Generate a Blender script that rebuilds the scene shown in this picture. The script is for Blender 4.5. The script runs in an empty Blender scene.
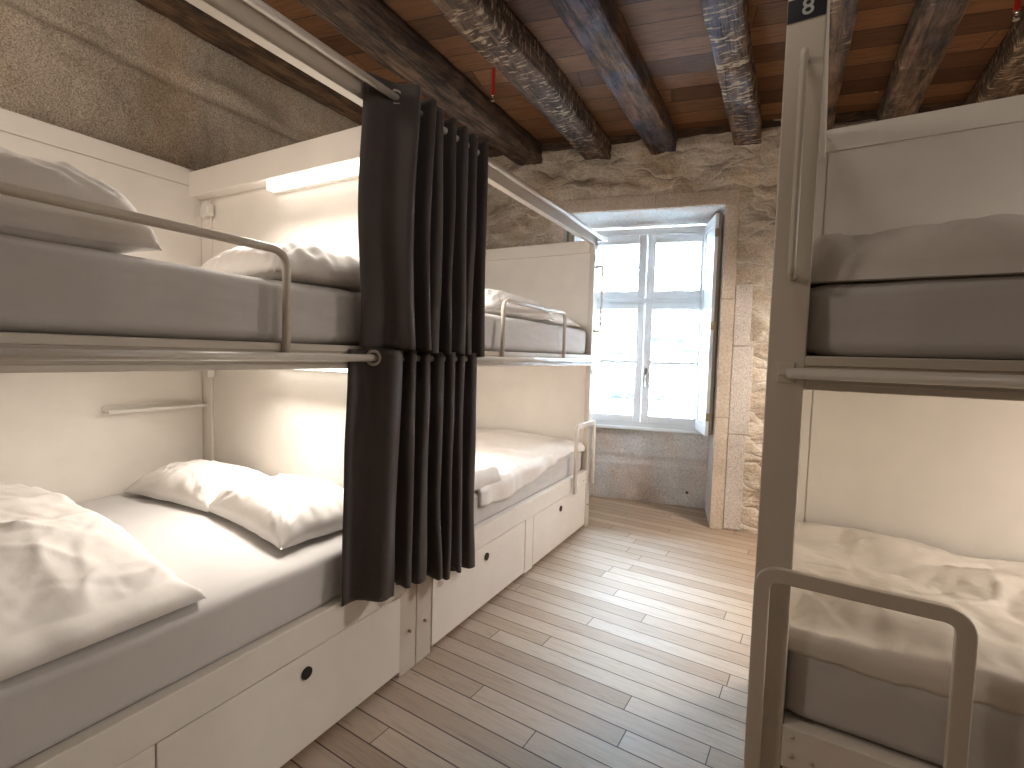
import bpy, bmesh, math, random
from mathutils import Vector, Matrix, noise
random.seed(7)
D = bpy.data; SC = bpy.context.scene; COL = SC.collection
PI = math.pi
def R(d): return math.radians(d)

# ------------------------------------------------------------------ materials
def new_mat(name):
    m = D.materials.new(name); m.use_nodes = True
    nt = m.node_tree; b = nt.nodes['Principled BSDF']
    return m, nt, b
def N(nt, t, **kw):
    n = nt.nodes.new(t)
    for k, v in kw.items():
        if k in n.inputs.keys(): n.inputs[k].default_value = v
        else: setattr(n, k, v)
    return n
def L(nt, a, b): nt.links.new(a, b)
def coords(nt, scale=(1,1,1), rot=(0,0,0), loc=(0,0,0)):
    tc = N(nt, 'ShaderNodeTexCoord'); mp = N(nt, 'ShaderNodeMapping')
    mp.inputs['Scale'].default_value = scale; mp.inputs['Rotation'].default_value = rot; mp.inputs['Location'].default_value = loc
    L(nt, tc.outputs['Object'], mp.inputs['Vector']); return mp.outputs['Vector']
def noise_n(nt, vec, scale, detail=4, rough=.55, dist=0):
    n = N(nt, 'ShaderNodeTexNoise'); n.inputs['Scale'].default_value = scale; n.inputs['Detail'].default_value = detail
    n.inputs['Roughness'].default_value = rough; n.inputs['Distortion'].default_value = dist
    L(nt, vec, n.inputs['Vector']); return n
def ramp(nt, fac, stops):
    r = N(nt, 'ShaderNodeValToRGB'); e = r.color_ramp.elements
    while len(e) < len(stops): e.new(.5)
    for i, (p, c) in enumerate(stops):
        e[i].position = p; e[i].color = (*c, 1) if len(c) == 3 else c
    L(nt, fac, r.inputs['Fac']); return r
def mix(nt, fac, a, b, mode='MIX'):
    m = N(nt, 'ShaderNodeMix', data_type='RGBA', blend_type=mode)
    for sock, v in ((m.inputs[0], fac), (m.inputs[6], a), (m.inputs[7], b)):
        if hasattr(v, 'links') or hasattr(v, 'is_linked'): L(nt, v, sock)
        elif isinstance(v, (int, float)): sock.default_value = v
        else: sock.default_value = (*v, 1)
    return m.outputs[2]
def bump(nt, b, h, strength=.3, dist=.01, prev=None):
    n = N(nt, 'ShaderNodeBump'); n.inputs['Strength'].default_value = strength; n.inputs['Distance'].default_value = dist
    L(nt, h, n.inputs['Height'])
    if prev is not None: L(nt, prev, n.inputs['Normal'])
    L(nt, n.outputs[0], b.inputs['Normal']); return n.outputs[0]

def simple(name, col, rough=.5, metal=0, nscale=0, nvar=0, bstr=0, bscale=80):
    m, nt, b = new_mat(name)
    b.inputs['Roughness'].default_value = rough; b.inputs['Metallic'].default_value = metal
    v = coords(nt)
    n = noise_n(nt, v, nscale or 6)
    lo = tuple(c*(1-(nvar or .03)) for c in col); hi = tuple(min(1, c*(1+(nvar or .03))) for c in col)
    r = ramp(nt, n.outputs['Fac'], [(.3, lo), (.7, hi)]); L(nt, r.outputs[0], b.inputs['Base Color'])
    if bstr:
        n2 = noise_n(nt, v, bscale, 3); bump(nt, b, n2.outputs['Fac'], bstr, .002)
    return m
M = {}
M['paint'] = simple('cream_board_paint', (.77,.725,.665), .42, bstr=.05, bscale=150)
M['steel'] = simple('cream_steel_paint', (.57,.515,.44), .38, bstr=.03)
M['rod'] = simple('rod_paint', (.58,.54,.49), .3)
M['black'] = simple('black_plastic', (.012,.012,.013), .5)
M['sign'] = simple('black_sign_plate', (.008,.012,.016), .35)
M['bluesign'] = simple('navy_sign_plate', (.02,.035,.07), .35)
M['signtext'] = simple('grey_lettering', (.42,.44,.42), .5)
M['red'] = simple('red_pipe_paint', (.42,.02,.012), .4)
M['chrome'] = simple('chrome', (.7,.68,.62), .2, 1)
M['brass'] = simple('aged_brass', (.4,.32,.2), .4, 1)
M['wplastic'] = simple('white_plastic', (.75,.72,.67), .35)
M['winpaint'] = simple('window_paint', (.78,.82,.86), .35, bstr=.05)
M['shutterpaint'] = simple('shutter_paint', (.78,.82,.85), .4, bstr=.05)
M['shutteredge'] = simple('shutter_edge_wood', (.42,.36,.27), .6)

def led_mat():
    m = D.materials.new('led_diffuser'); m.use_nodes = True; nt = m.node_tree; nt.nodes.clear()
    e = N(nt, 'ShaderNodeEmission'); e.inputs['Color'].default_value = (1,.93,.84,1); e.inputs['Strength'].default_value = 3.2
    o = N(nt, 'ShaderNodeOutputMaterial'); L(nt, e.outputs[0], o.inputs[0]); return m
M['led'] = led_mat()
def glass_mat():
    m = D.materials.new('window_glass'); m.use_nodes = True; nt = m.node_tree; nt.nodes.clear()
    t = N(nt, 'ShaderNodeBsdfTransparent'); t.inputs['Color'].default_value = (.93,.96,.98,1)
    g = N(nt, 'ShaderNodeBsdfGlossy'); g.inputs['Roughness'].default_value = .02
    fr = N(nt, 'ShaderNodeFresnel'); fr.inputs['IOR'].default_value = 1.4
    mx = N(nt, 'ShaderNodeMixShader'); o = N(nt, 'ShaderNodeOutputMaterial')
    L(nt, fr.outputs[0], mx.inputs[0]); L(nt, t.outputs[0], mx.inputs[1]); L(nt, g.outputs[0], mx.inputs[2]); L(nt, mx.outputs[0], o.inputs[0])
    return m
M['glass'] = glass_mat()

def fabric(name, col, sheen=.0, wr=.4, wscale=5, weave=900, rough=.9, fold=0):
    m, nt, b = new_mat(name); b.inputs['Roughness'].default_value = rough
    b.inputs['Specular IOR Level'].default_value = .15
    if sheen: b.inputs['Sheen Weight'].default_value = sheen
    v = coords(nt)
    n = noise_n(nt, v, 3); lo = tuple(c*.95 for c in col)
    r = ramp(nt, n.outputs['Fac'], [(.3, lo), (.7, col)]); L(nt, r.outputs[0], b.inputs['Base Color'])
    n1 = noise_n(nt, coords(nt, (1,1.8,1.3)), wscale, 3, .45, .0)
    n2 = noise_n(nt, v, weave, 2)
    p = bump(nt, b, n1.outputs['Fac'], wr, .02)
    if fold:
        for k, (sc_, ds) in enumerate((((1,2.6,1), .030), ((2.4,1,1), .022))):
            rn = N(nt, 'ShaderNodeTexNoise'); rn.noise_type = 'RIDGED_MULTIFRACTAL'; rn.normalize = True
            rn.inputs['Scale'].default_value = 2.3+k*1.4; rn.inputs['Detail'].default_value = 2.5; rn.inputs['Roughness'].default_value = .45; rn.inputs['Distortion'].default_value = .35
            L(nt, coords(nt, sc_, (0,0,.5+k), (k*3,1,k)), rn.inputs['Vector']); p = bump(nt, b, rn.outputs['Fac'], fold, ds, p)
    bump(nt, b, n2.outputs['Fac'], .06, .002, p)
    return m
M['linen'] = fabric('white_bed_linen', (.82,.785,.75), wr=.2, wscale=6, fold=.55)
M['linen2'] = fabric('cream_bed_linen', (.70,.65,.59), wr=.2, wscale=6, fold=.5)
M['sheet'] = fabric('grey_fitted_sheet', (.60,.58,.565), wr=.22, wscale=3, fold=.13)
M['curtain'] = fabric('charcoal_curtain_cloth', (.088,.077,.075), sheen=.12, wr=.12, wscale=9, rough=.8)

def granite(name, base, dark, light, grain=95, spots=True, bmp=.5, joints=None, warm=None):
    m, nt, b = new_mat(name); b.inputs['Roughness'].default_value = .93
    b.inputs['Specular IOR Level'].default_value = .2
    v = coords(nt)
    g = noise_n(nt, v, grain, 3, .7)
    r1 = ramp(nt, g.outputs['Fac'], [(.36, dark), (.5, base), (.66, light)])
    big = noise_n(nt, v, 1.7, 5, .6)
    rb = ramp(nt, big.outputs['Fac'], [(.3, (.62,.60,.58)), (.65, (1,1,1))])
    c = mix(nt, .8, r1.outputs[0], rb.outputs[0], 'MULTIPLY')
    if warm:
        st = noise_n(nt, coords(nt, (1,1,.6), loc=(3,1,2)), 2.3, 4, .6)
        rs = ramp(nt, st.outputs['Fac'], [(.47, (0,0,0)), (.62, (1,1,1))])
        c = mix(nt, rs.outputs[0], c, mix(nt, .75, c, warm, 'MULTIPLY'))
    if spots:
        vo = N(nt, 'ShaderNodeTexVoronoi'); vo.inputs['Scale'].default_value = 3.1; L(nt, v, vo.inputs['Vector'])
        rv = ramp(nt, vo.outputs['Distance'], [(.035, (.06,.05,.04)), (.06, (1,1,1))])
        c = mix(nt, 1.0, c, rv.outputs[0], 'MULTIPLY')
    med = noise_n(nt, v, 9, 6, .65, .3)
    p = bump(nt, b, med.outputs['Fac'], bmp, .05)
    p = bump(nt, b, g.outputs['Fac'], .35, .006, p)
    L(nt, c, b.inputs['Base Color'])
    return m, nt, b, c, p
M['granite_wall'] = granite('speckled_granite', (.50,.425,.335), (.25,.205,.16), (.72,.63,.52), 150, warm=(.93,.83,.73), bmp=.3)[0]
M['granite_blue'] = granite('niche_granite', (.60,.59,.57), (.44,.43,.42), (.74,.73,.72), 90, warm=(1,.8,.68), bmp=.25)[0]
M['dressed'] = granite('dressed_border_stone', (.60,.50,.40), (.50,.41,.325), (.68,.58,.47), 60, bmp=.12, spots=False)[0]
M['granite_pale'] = granite('pale_pink_granite', (.60,.53,.47), (.36,.31,.27), (.74,.69,.63), 120, bmp=.2)[0]
def rubble():
    m, nt, b, c, p = granite('rubble_wall_stone', (.62,.535,.44), (.46,.38,.30), (.74,.66,.56), 70, bmp=.4, warm=(1,.90,.78))
    v0 = N(nt, 'ShaderNodeTexCoord').outputs['Object']
    wob = noise_n(nt, v0, 2.6, 3)
    add = N(nt, 'ShaderNodeVectorMath', operation='MULTIPLY_ADD'); add.inputs[1].default_value = (.35,.35,.35)
    L(nt, wob.outputs['Color'], add.inputs[0]); L(nt, v0, add.inputs[2])
    mp = N(nt, 'ShaderNodeMapping'); mp.inputs['Scale'].default_value = (1,1,2.1); L(nt, add.outputs[0], mp.inputs[0])
    vo = N(nt, 'ShaderNodeTexVoronoi', feature='DISTANCE_TO_EDGE'); vo.inputs['Scale'].default_value = 2.3
    L(nt, mp.outputs[0], vo.inputs['Vector'])
    e = ramp(nt, vo.outputs['Distance'], [(.0, (0,0,0)), (.05, (.6,.6,.6)), (.16, (1,1,1))])
    c2 = mix(nt, e.outputs[0], mix(nt, .6, c, (.66,.60,.51)), mix(nt, .8, c, ramp(nt, wob.outputs['Fac'], [(.35,(.72,.68,.62)),(.6,(1,1,1))]).outputs[0], 'MULTIPLY'))
    L(nt, c2, b.inputs['Base Color'])
    lay = noise_n(nt, coords(nt, (2.2,2.2,8)), 2.2, 6, .6, 1.2)
    p = bump(nt, b, e.outputs[0], .6, .02, p); bump(nt, b, lay.outputs['Fac'], .7, .035, p)
    return m
M['rubble'] = rubble()
M['plaster'] = simple('back_room_plaster', (.34,.30,.25), .9, bstr=.3, bscale=20)

def wood(name, dark, mid, light, axis_scale, grain=9, bmp=.4, rough=.75):
    m, nt, b = new_mat(name); b.inputs['Roughness'].default_value = rough
    v = coords(nt, axis_scale)
    n = noise_n(nt, v, grain, 6, .6, .8)
    r = ramp(nt, n.outputs['Fac'], [(.3, dark), (.52, mid), (.72, light)])
    L(nt, r.outputs[0], b.inputs['Base Color'])
    p = bump(nt, b, n.outputs['Fac'], bmp, .01)
    return m, nt, b, r.outputs[0], p
def beam_mat(name, seed, blue, pale, brown=(.085,.045,.022)):
    dk = (.012,.008,.006)
    m, nt, b, c, p = wood(name, dk, tuple(x*.62 for x in brown), brown, (5,.55,5), 5, .9, .8)
    L1 = noise_n(nt, coords(nt, (1,.6,1), loc=(seed*3.1, seed*1.7, seed)), 3.2, 5, .6, .5)
    rb = ramp(nt, L1.outputs['Fac'], [(blue, (0,0,0)), (blue+.13, (1,1,1))])
    c = mix(nt, rb.outputs[0], c, mix(nt, .35, (.062,.082,.128), c))
    crk = noise_n(nt, coords(nt, (9,.28,9), loc=(seed*2,0,seed)), 2.6, 3, .5, .3)
    rc = ramp(nt, crk.outputs['Fac'], [(.485, (1,1,1)), (.50, (.07,.06,.05)), (.515, (1,1,1))]); c = mix(nt, .9, c, rc.outputs[0], 'MULTIPLY')
    pat = noise_n(nt, coords(nt, (3,1.2,3), loc=(seed,seed,seed)), 4, 5, .65); rp = ramp(nt, pat.outputs['Fac'], [(.38, (.35,.33,.32)), (.6, (1.1,1.1,1.1))]); c = mix(nt, 1, c, rp.outputs[0], 'MULTIPLY')
    # pale adze ticks that cross the grain
    t = noise_n(nt, coords(nt, (6,21,6), loc=(seed,seed,0)), 2.0, 4, .6, .2)
    area = noise_n(nt, coords(nt, (1.6,.8,1.6), loc=(seed*5,2,1)), 2.4, 3)
    rt = ramp(nt, t.outputs['Fac'], [(.54, (0,0,0)), (.62, (1,1,1))])
    ra = ramp(nt, area.outputs['Fac'], [(pale, (0,0,0)), (pale+.1, (1,1,1))])
    k = mix(nt, 1, rt.outputs[0], ra.outputs[0], 'MULTIPLY')
    c = mix(nt, k, c, (.40,.30,.19))
    L(nt, c, b.inputs['Base Color'])
    q = bump(nt, b, t.outputs['Fac'], .35, .012, p)
    gr = noise_n(nt, coords(nt, (14,1,14)), 5, 5, .6, .5); bump(nt, b, gr.outputs['Fac'], .8, .012, q)
    return m

def boards_mat(name, cols, width, length, gap, rot, rough, grain=1.0, gapc=(.02,.012,.008), bmp=.3, sp=.3):
    """planks laid along x after the rotation: every row has its own stagger, every plank its own tone and grain"""
    m, nt, b = new_mat(name); b.inputs['Roughness'].default_value = rough; b.inputs['Specular IOR Level'].default_value = sp
    def mt(op, a, c=None, d=None):
        n = N(nt, 'ShaderNodeMath', operation=op)
        for k, q in enumerate((a, c, d)):
            if q is None: continue
            if isinstance(q, (int, float)): n.inputs[k].default_value = q
            else: L(nt, q, n.inputs[k])
        return n.outputs[0]
    v = coords(nt, (1,1,1), (0,0,rot)); sx = N(nt, 'ShaderNodeSeparateXYZ'); L(nt, v, sx.inputs[0])
    yr = mt('DIVIDE', sx.outputs['Y'], width); row = mt('FLOOR', yr); fy = mt('FRACT', yr)
    w1 = N(nt, 'ShaderNodeTexWhiteNoise', noise_dimensions='1D'); L(nt, row, w1.inputs['W'])
    xr = mt('MULTIPLY_ADD', w1.outputs['Value'], 9.0, mt('DIVIDE', sx.outputs['X'], length)); cl = mt('FLOOR', xr); fx = mt('FRACT', xr)
    cb = N(nt, 'ShaderNodeCombineXYZ'); L(nt, row, cb.inputs[0]); L(nt, cl, cb.inputs[1])
    w2 = N(nt, 'ShaderNodeTexWhiteNoise', noise_dimensions='2D'); L(nt, cb.outputs[0], w2.inputs['Vector'])
    ey = mt('MULTIPLY', mt('MINIMUM', fy, mt('SUBTRACT', 1.0, fy)), width); ex = mt('MULTIPLY', mt('MINIMUM', fx, mt('SUBTRACT', 1.0, fx)), length)
    edge = mt('MINIMUM', ey, mt('MULTIPLY', ex, 1.4)); g_ = N(nt, 'ShaderNodeMapRange', interpolation_type='SMOOTHSTEP')
    g_.inputs['From Min'].default_value = gap*.35; g_.inputs['From Max'].default_value = gap; L(nt, edge, g_.inputs['Value'])
    inside = g_.outputs[0]
    tone = ramp(nt, w2.outputs['Value'], [(0, cols[0]), (.5, cols[1]), (1, cols[2])])
    sc = N(nt, 'ShaderNodeVectorMath', operation='MULTIPLY_ADD'); sc.inputs[1].default_value = (9,9,9)
    L(nt, w2.outputs['Color'], sc.inputs[0]); L(nt, v, sc.inputs[2])
    mp = N(nt, 'ShaderNodeMapping'); mp.inputs['Scale'].default_value = (1.1,13,1); L(nt, sc.outputs[0], mp.inputs[0])
    g = noise_n(nt, mp.outputs[0], 2.6, 6, .62, 2.2)
    rg = ramp(nt, g.outputs['Fac'], [(.28, (1-.42*grain,)*3), (.52, (1,1,1)), (.75, (1+.12*grain,)*3)])
    c = mix(nt, 1, tone.outputs[0], rg.outputs[0], 'MULTIPLY')
    kn = N(nt, 'ShaderNodeTexVoronoi'); kn.inputs['Scale'].default_value = 2.2; L(nt, mp.outputs[0], kn.inputs['Vector'])
    kr = ramp(nt, kn.outputs['Distance'], [(.03, (.45,.35,.28)), (.10, (1,1,1))]); c = mix(nt, .8, c, kr.outputs[0], 'MULTIPLY')
    c = mix(nt, inside, gapc, c)
    L(nt, c, b.inputs['Base Color'])
    p = bump(nt, b, g.outputs['Fac'], bmp*.4, .004); bump(nt, b, inside, bmp, .004, p)
    return m
M['floor'] = boards_mat('pale_oak_floorboards', ((.31,.22,.148),(.37,.272,.19),(.43,.328,.237)), .098, 1.3, .0036, R(3.4), .50, .55, gapc=(.035,.02,.013), sp=.35)
M['ceiling'] = boards_mat('old_pine_ceiling_boards', ((.072,.030,.012),(.128,.056,.022),(.205,.096,.038)), .185, 3.1, .0045, R(-11.3), .7, 1.2, gapc=(.012,.007,.004), bmp=.6)
M['oldwood'] = wood('wall_plate_wood', (.02,.012,.008), (.07,.04,.022), (.12,.07,.04), (.6,6,6), 5, .6)[0]

# ------------------------------------------------------------------ object helpers
def link(o, parent=None):
    COL.objects.link(o)
    if parent is not None: o.parent = parent
    return o
def tag(o, label=None, cat=None, group=None, kind=None):
    for k, v in (('label',label),('category',cat),('group',group),('kind',kind)):
        if v: o[k] = v
    return o
def obj(name, bm, mat, parent=None, smooth=False, loc=None, bevel=0, mats=None):
    bmesh.ops.recalc_face_normals(bm, faces=bm.faces)
    me = D.meshes.new(name); bm.to_mesh(me); bm.free()
    for mm in (mats or [mat]): me.materials.append(M[mm] if isinstance(mm, str) else mm)
    if smooth:
        for p in me.polygons: p.use_smooth = True
    o = D.objects.new(name, me); link(o, parent)
    if loc is not None: o.location = loc
    if bevel:
        md = o.modifiers.new('bevel', 'BEVEL'); md.width = bevel; md.segments = 2; md.limit_method = 'ANGLE'; md.angle_limit = R(40)
    return o
def empty(name, loc, rz=0, **kw):
    o = D.objects.new(name, None); link(o); o.location = loc; o.rotation_euler = (0,0,rz); o.empty_display_size = .2
    return tag(o, **kw)
def box(bm, x0,x1,y0,y1,z0,z1):
    vs = [bm.verts.new((x,y,z)) for x in (x0,x1) for y in (y0,y1) for z in (z0,z1)]
    for f in ((0,1,3,2),(4,6,7,5),(0,4,5,1),(2,3,7,6),(0,2,6,4),(1,5,7,3)): bm.faces.new([vs[i] for i in f])
    return bm
def B(*bs):
    bm = bmesh.new()
    for b in bs: box(bm, *b)
    return bm
def tube(bm, pts, r, seg=12, closed=False):
    """round tube along points with parallel-transported rings"""
    pts = [Vector(p) for p in pts]; rings = []; n = len(pts)
    t0 = (pts[1]-pts[0]).normalized(); up = Vector((0,0,1)) if abs(t0.z) < .9 else Vector((1,0,0))
    u = t0.cross(up).normalized()
    for i, p in enumerate(pts):
        a = pts[(i-1) % n] if (closed or i) else p; c = pts[(i+1) % n] if (closed or i < n-1) else p
        t = (c-a).normalized(); u = (u - t*u.dot(t)).normalized(); w = t.cross(u)
        rr = r[i] if isinstance(r, (list,tuple)) else r
        rings.append([bm.verts.new(p + u*rr*math.cos(k*2*PI/seg) + w*rr*math.sin(k*2*PI/seg)) for k in range(seg)])
    for i in range(n if closed else n-1):
        A, Bn = rings[i], rings[(i+1) % n]
        for k in range(seg): bm.faces.new((A[k],A[(k+1)%seg],Bn[(k+1)%seg],Bn[k]))
    if not closed: bm.faces.new(rings[0][::-1]); bm.faces.new(rings[-1])
    return bm
def fillet(pts, r, seg=6):
    pts = [Vector(p) for p in pts]; out = [pts[0]]
    for i in range(1, len(pts)-1):
        p = pts[i]; a = (pts[i-1]-p).normalized(); b = (pts[i+1]-p).normalized()
        A = p+a*r; Bq = p+b*r
        for k in range(seg+1):
            t = k/seg; out.append(A*(1-t)**2 + p*2*t*(1-t) + Bq*t*t)
    out.append(pts[-1]); return out
def flatbar(bm, pts, w, d, wdir):
    """rectangular bar swept along pts lying in a plane with normal wdir: w in the plane, d along wdir"""
    pts = [Vector(p) for p in pts]; wd = Vector(wdir); rings = []
    for i, p in enumerate(pts):
        a = pts[i-1] if i else p; c = pts[i+1] if i < len(pts)-1 else p
        t = (c-a).normalized(); s = t.cross(wd).normalized()
        k = 1.0
        if 0 < i < len(pts)-1:
            ca = (p-a).normalized().dot(t); k = 1/max(ca,.5)
        rings.append([bm.verts.new(p+s*w/2*k*x+wd*d/2*y) for x,y in ((-1,-1),(1,-1),(1,1),(-1,1))])
    for A, Bn in zip(rings, rings[1:]):
        for k in range(4): bm.faces.new((A[k],A[(k+1)%4],Bn[(k+1)%4],Bn[k]))
    bm.faces.new(rings[0][::-1]); bm.faces.new(rings[-1]); return bm
def sheet(fn_top, fn_bot, nu, nv):
    """closed shell between two grids over u,v in 0..1"""
    bm = bmesh.new(); T = []; Bt = []
    for i in range(nu+1):
        T.append([bm.verts.new(fn_top(i/nu, j/nv)) for j in range(nv+1)])
    for i in range(nu+1):
        row = []
        for j in range(nv+1):
            if i in (0,nu) or j in (0,nv): row.append(T[i][j])
            else: row.append(bm.verts.new(fn_bot(i/nu, j/nv)))
        Bt.append(row)
    for i in range(nu):
        for j in range(nv):
            bm.faces.new((T[i][j],T[i+1][j],T[i+1][j+1],T[i][j+1]))
            q = (Bt[i][j+1],Bt[i+1][j+1],Bt[i+1][j],Bt[i][j])
            try: bm.faces.new(q)
            except ValueError: pass
    return bm
def fbm(x, y, z=0., o=4): return noise.fractal(Vector((x,y,z)), 1.0, 2.1, o)
def ridge(x, y, z=0.): return 1-abs(noise.noise(Vector((x,y,z))))*2
def sm(a, b, x):
    t = max(0, min(1, (x-a)/(b-a))); return t*t*(3-2*t)

# ------------------------------------------------------------------ the room
WA = math.atan2(.196,.98)                         # window wall is turned 11.3 degrees against the bunks
P0 = Vector((-.49,4.39,0)); TD = Vector((math.cos(WA),math.sin(WA),0)); ND = Vector((-math.sin(WA),math.cos(WA),0))
def wp(s, d, z): return P0 + TD*s + ND*d + Vector((0,0,z))
CZ = 3.27
tag(obj('floor', B((-3.3,3.2,-3.3,5.7,-.08,0)), 'floor'), kind='structure')
tag(obj('ceiling', B((-3.3,3.2,-3.3,5.7,CZ,CZ+.08)), 'ceiling'), kind='structure')

def grid_wall(name, fn, us, vs, skip, mat):
    bm = bmesh.new(); V = {}
    def g(i, j):
        if (i,j) not in V: V[i,j] = bm.verts.new(fn(us[i], vs[j]))
        return V[i,j]
    for i in range(len(us)-1):
        for j in range(len(vs)-1):
            if skip((us[i]+us[i+1])/2, (vs[j]+vs[j+1])/2): continue
            bm.faces.new((g(i,j),g(i+1,j),g(i+1,j+1),g(i,j+1)))
    return obj(name, bm, mat, smooth=True)
def lin(a, b, n): return [a+(b-a)*i/n for i in range(n+1)]
OL, OR_, OT = -1.32, 0.0, 2.66                    # niche opening in the wall
us = lin(-3.0, OL-.11, 84) + lin(OL-.11, OL, 3)[1:] + lin(OL, OR_, 44)[1:] + lin(OR_, .13, 4)[1:] + lin(.13, 4.0, 150)[1:]
vs = lin(0, OT, 100) + lin(OT, OT+.12, 4)[1:] + lin(OT+.12, CZ, 28)[1:]
def wall_far_fn(s, z):
    dx = max(OL-s, s-OR_, 0); dz = max(z-OT, 0); e = max(dx, dz) if not (dx and dz) else max(dx, dz)
    k = sm(.115, .2, e)
    if s > 0 and z < 2.1: k *= sm(.16, .42, s + .05*fbm(z*2,3)) if s < .5 else 1
    x = s*1.5; h = 0
    h += .045*fbm(s*1.9, z*4.2, 1.3, 5) + .028*fbm(s*5, z*9, 5., 4)
    h += .03*(ridge(s*1.2+.5*fbm(s,z*2), z*4.6, 2.)-.6) + .02*(ridge(s*4.2, z*3.2, 9.)-.5)
    return wp(s, -(k*(h+.018)) if e > 0 else 0, z)
wf = grid_wall('wall_far', wall_far_fn, us, vs, lambda s,z: OL < s < OR_ and z < OT, 'rubble'); tag(wf, kind='structure')
# dressed stones round the opening
def slabs(name, segs):
    bm = bmesh.new()
    for (s0,s1,d0,d1,z0,z1) in segs:
        vsn = [bm.verts.new(wp(s,d,z)) for s in (s0,s1) for d in (d0,d1) for z in (z0,z1)]
        for f in ((0,1,3,2),(4,6,7,5),(0,4,5,1),(2,3,7,6),(0,2,6,4),(1,5,7,3)): bm.faces.new([vsn[i] for i in f])
    return bm
tag(obj('trim_1', slabs('', [(OR_,.10,-.014,.02,0,.93),(OR_,.10,-.016,.02,.934,1.9),(OR_,.10,-.013,.02,1.904,OT),
     (OL-.1,OL,-.014,.02,0,1.2),(OL-.1,OL,-.012,.02,1.204,OT),(OL-.1,-.55,-.016,.02,OT+.002,OT+.115),(-.546,.10,-.013,.02,OT+.002,OT+.115)]), 'dressed', bevel=.004), kind='structure')
ND_ = .60
def niche_fn(z0, z1):
    pass
tag(obj('wall_niche', slabs('', [(OL-.12,OL,.015,ND_+.3,0,OT),(OR_,OR_+.12,.015,ND_+.3,0,OT),(OL-.12,OR_+.12,.015,ND_+.3,OT,OT+.1)]), 'granite_blue'), kind='structure')
bmn = bmesh.new(); nn = 40; G = []
for i in range(nn+1):
    G.append([bmn.verts.new(wp(OL+(OR_-OL)*i/nn, .57+.02*fbm(i*.12, j*.1, 7)+(.02 if abs(j-13)<1 else 0), .76*j/24)) for j in range(25)])
for i in range(nn):
    for j in range(24): bmn.faces.new((G[i][j],G[i+1][j],G[i+1][j+1],G[i][j+1]))
for (a,b_) in ((0,1),): pass
tag(obj('wall_under_window', bmn, 'granite_blue', smooth=True), kind='structure')
tag(obj('wall_window_base', slabs('', [(OL,OR_,.61,.9,0,.745)]), 'granite_blue'), kind='structure')

tag(obj('trim_3', slabs('', [(.104,.235,-.012,.02,.012,.80),(.104,.26,-.010,.02,.805,1.52),(.104,.23,-.013,.02,1.525,2.02)]), 'granite_pale', bevel=.006), kind='structure')
# left wall, granite, with a horizontal bed joint above the bunk panels
def wall_left_fn(y, z):
    h = .014*fbm(y*2.2, z*2.5, 3., 5) + .006*fbm(y*9, z*9, 1., 3)
    jz = 2.83 + .035*fbm(y*1.1, 4.) + .02*math.sin(y*1.6)
    h -= .035*math.exp(-((z-jz)/.016)**2)*(.7+.3*noise.noise(Vector((y*3,0,1))))
    h += .022*math.exp(-((z-jz-.07)/.05)**2)*noise.noise(Vector((y*1.4,2,5)))*2
    for jy in (.05, 1.72, 3.4): h -= .007*math.exp(-((y-jy-.03*fbm(z*3,jy))/.016)**2)
    return Vector((-2.985+h, y, z))
ys = lin(-3.0, 4.3, 250); zs = lin(0, 2.2, 12) + lin(2.2, CZ, 44)[1:]
tag(grid_wall('wall_left', wall_left_fn, ys, zs, lambda a,b: False, 'granite_wall'), kind='structure')
tag(obj('wall_right', B((2.9,3.1,-3.0,5.4,0,CZ)), 'plaster'), kind='structure')
tag(obj('wall_back', B((-3.1,3.1,-3.2,-3.0,0,CZ)), 'plaster'), kind='structure')
# wall plate at the ceiling above the window wall
tag(obj('trim_2', slabs('', [(-2.6,3.6,-.05,.05,CZ-.055,CZ-.001)]), 'oldwood'), kind='structure')

# beams
beams = [(-2.93,-2.73,.75,.75,(.22,.12,.055)),(-2.21,-1.99,.64,.70,(.19,.12,.075)),(-1.61,-1.40,.66,.34,(.19,.12,.072)),(-1.09,-.875,.44,.58,(.24,.125,.062)),
         (-.455,-.265,.48,.36,(.26,.145,.072)),(.0,.205,.66,.55,(.24,.145,.08)),(.49,.685,.58,.56,(.24,.15,.09)),(.985,1.19,.57,.45,(.23,.145,.085)),(1.62,1.83,.6,.6,(.15,.09,.05))]
for i, (x0, x1, bl, pl, br) in enumerate(beams):
    bm = bmesh.new(); n = 150; prof = []
    for k in range(28):
        a = 2*PI*k/28 + PI/28; c, s_ = math.cos(a), math.sin(a); q = (abs(c)**12+abs(s_)**12)**(-1/12)
        prof.append((c*q, s_*q))
    y1 = P0.y + ((x0+x1)/2-P0.x)*math.tan(WA) + .04; rings = []
    for j in range(n+1):
        y = -2.98 + (y1+2.98)*j/n
        cx = (x0+x1)/2 + .018*fbm(y*.5, i*7.3); hw = (x1-x0)/2*(1+.12*fbm(y*.9, i*3.1, 2))
        ring = []
        for (px, pz) in prof:
            r = 1 + .05*fbm(px*1.2+y*1.1, pz*1.5, i*5., 3) + .045*fbm(px*4, y*5+pz*4, i*2., 4) - .05*max(0,ridge(px*5, y*.7, i*3.+pz*5)-.8)*5
            z = (CZ-.083+.012*fbm(y*.6,i*1.9,5)) + pz*.088*r
            ring.append(bm.verts.new((cx+px*hw*r, y, min(z, CZ+.01) if pz > 0 else z)))
        rings.append(ring)
    for A, Bn in zip(rings, rings[1:]):
        for k in range(28): bm.faces.new((A[k],A[(k+1)%28],Bn[(k+1)%28],Bn[k]))
    bm.faces.new(rings[0][::-1]); bm.faces.new(rings[-1])
    o = obj('ceiling_beam', bm, beam_mat('beam_wood_%s' % 'abcdefghi'[i], i+1, bl, pl, br), smooth=True)
    tag(o, kind='structure')

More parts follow.
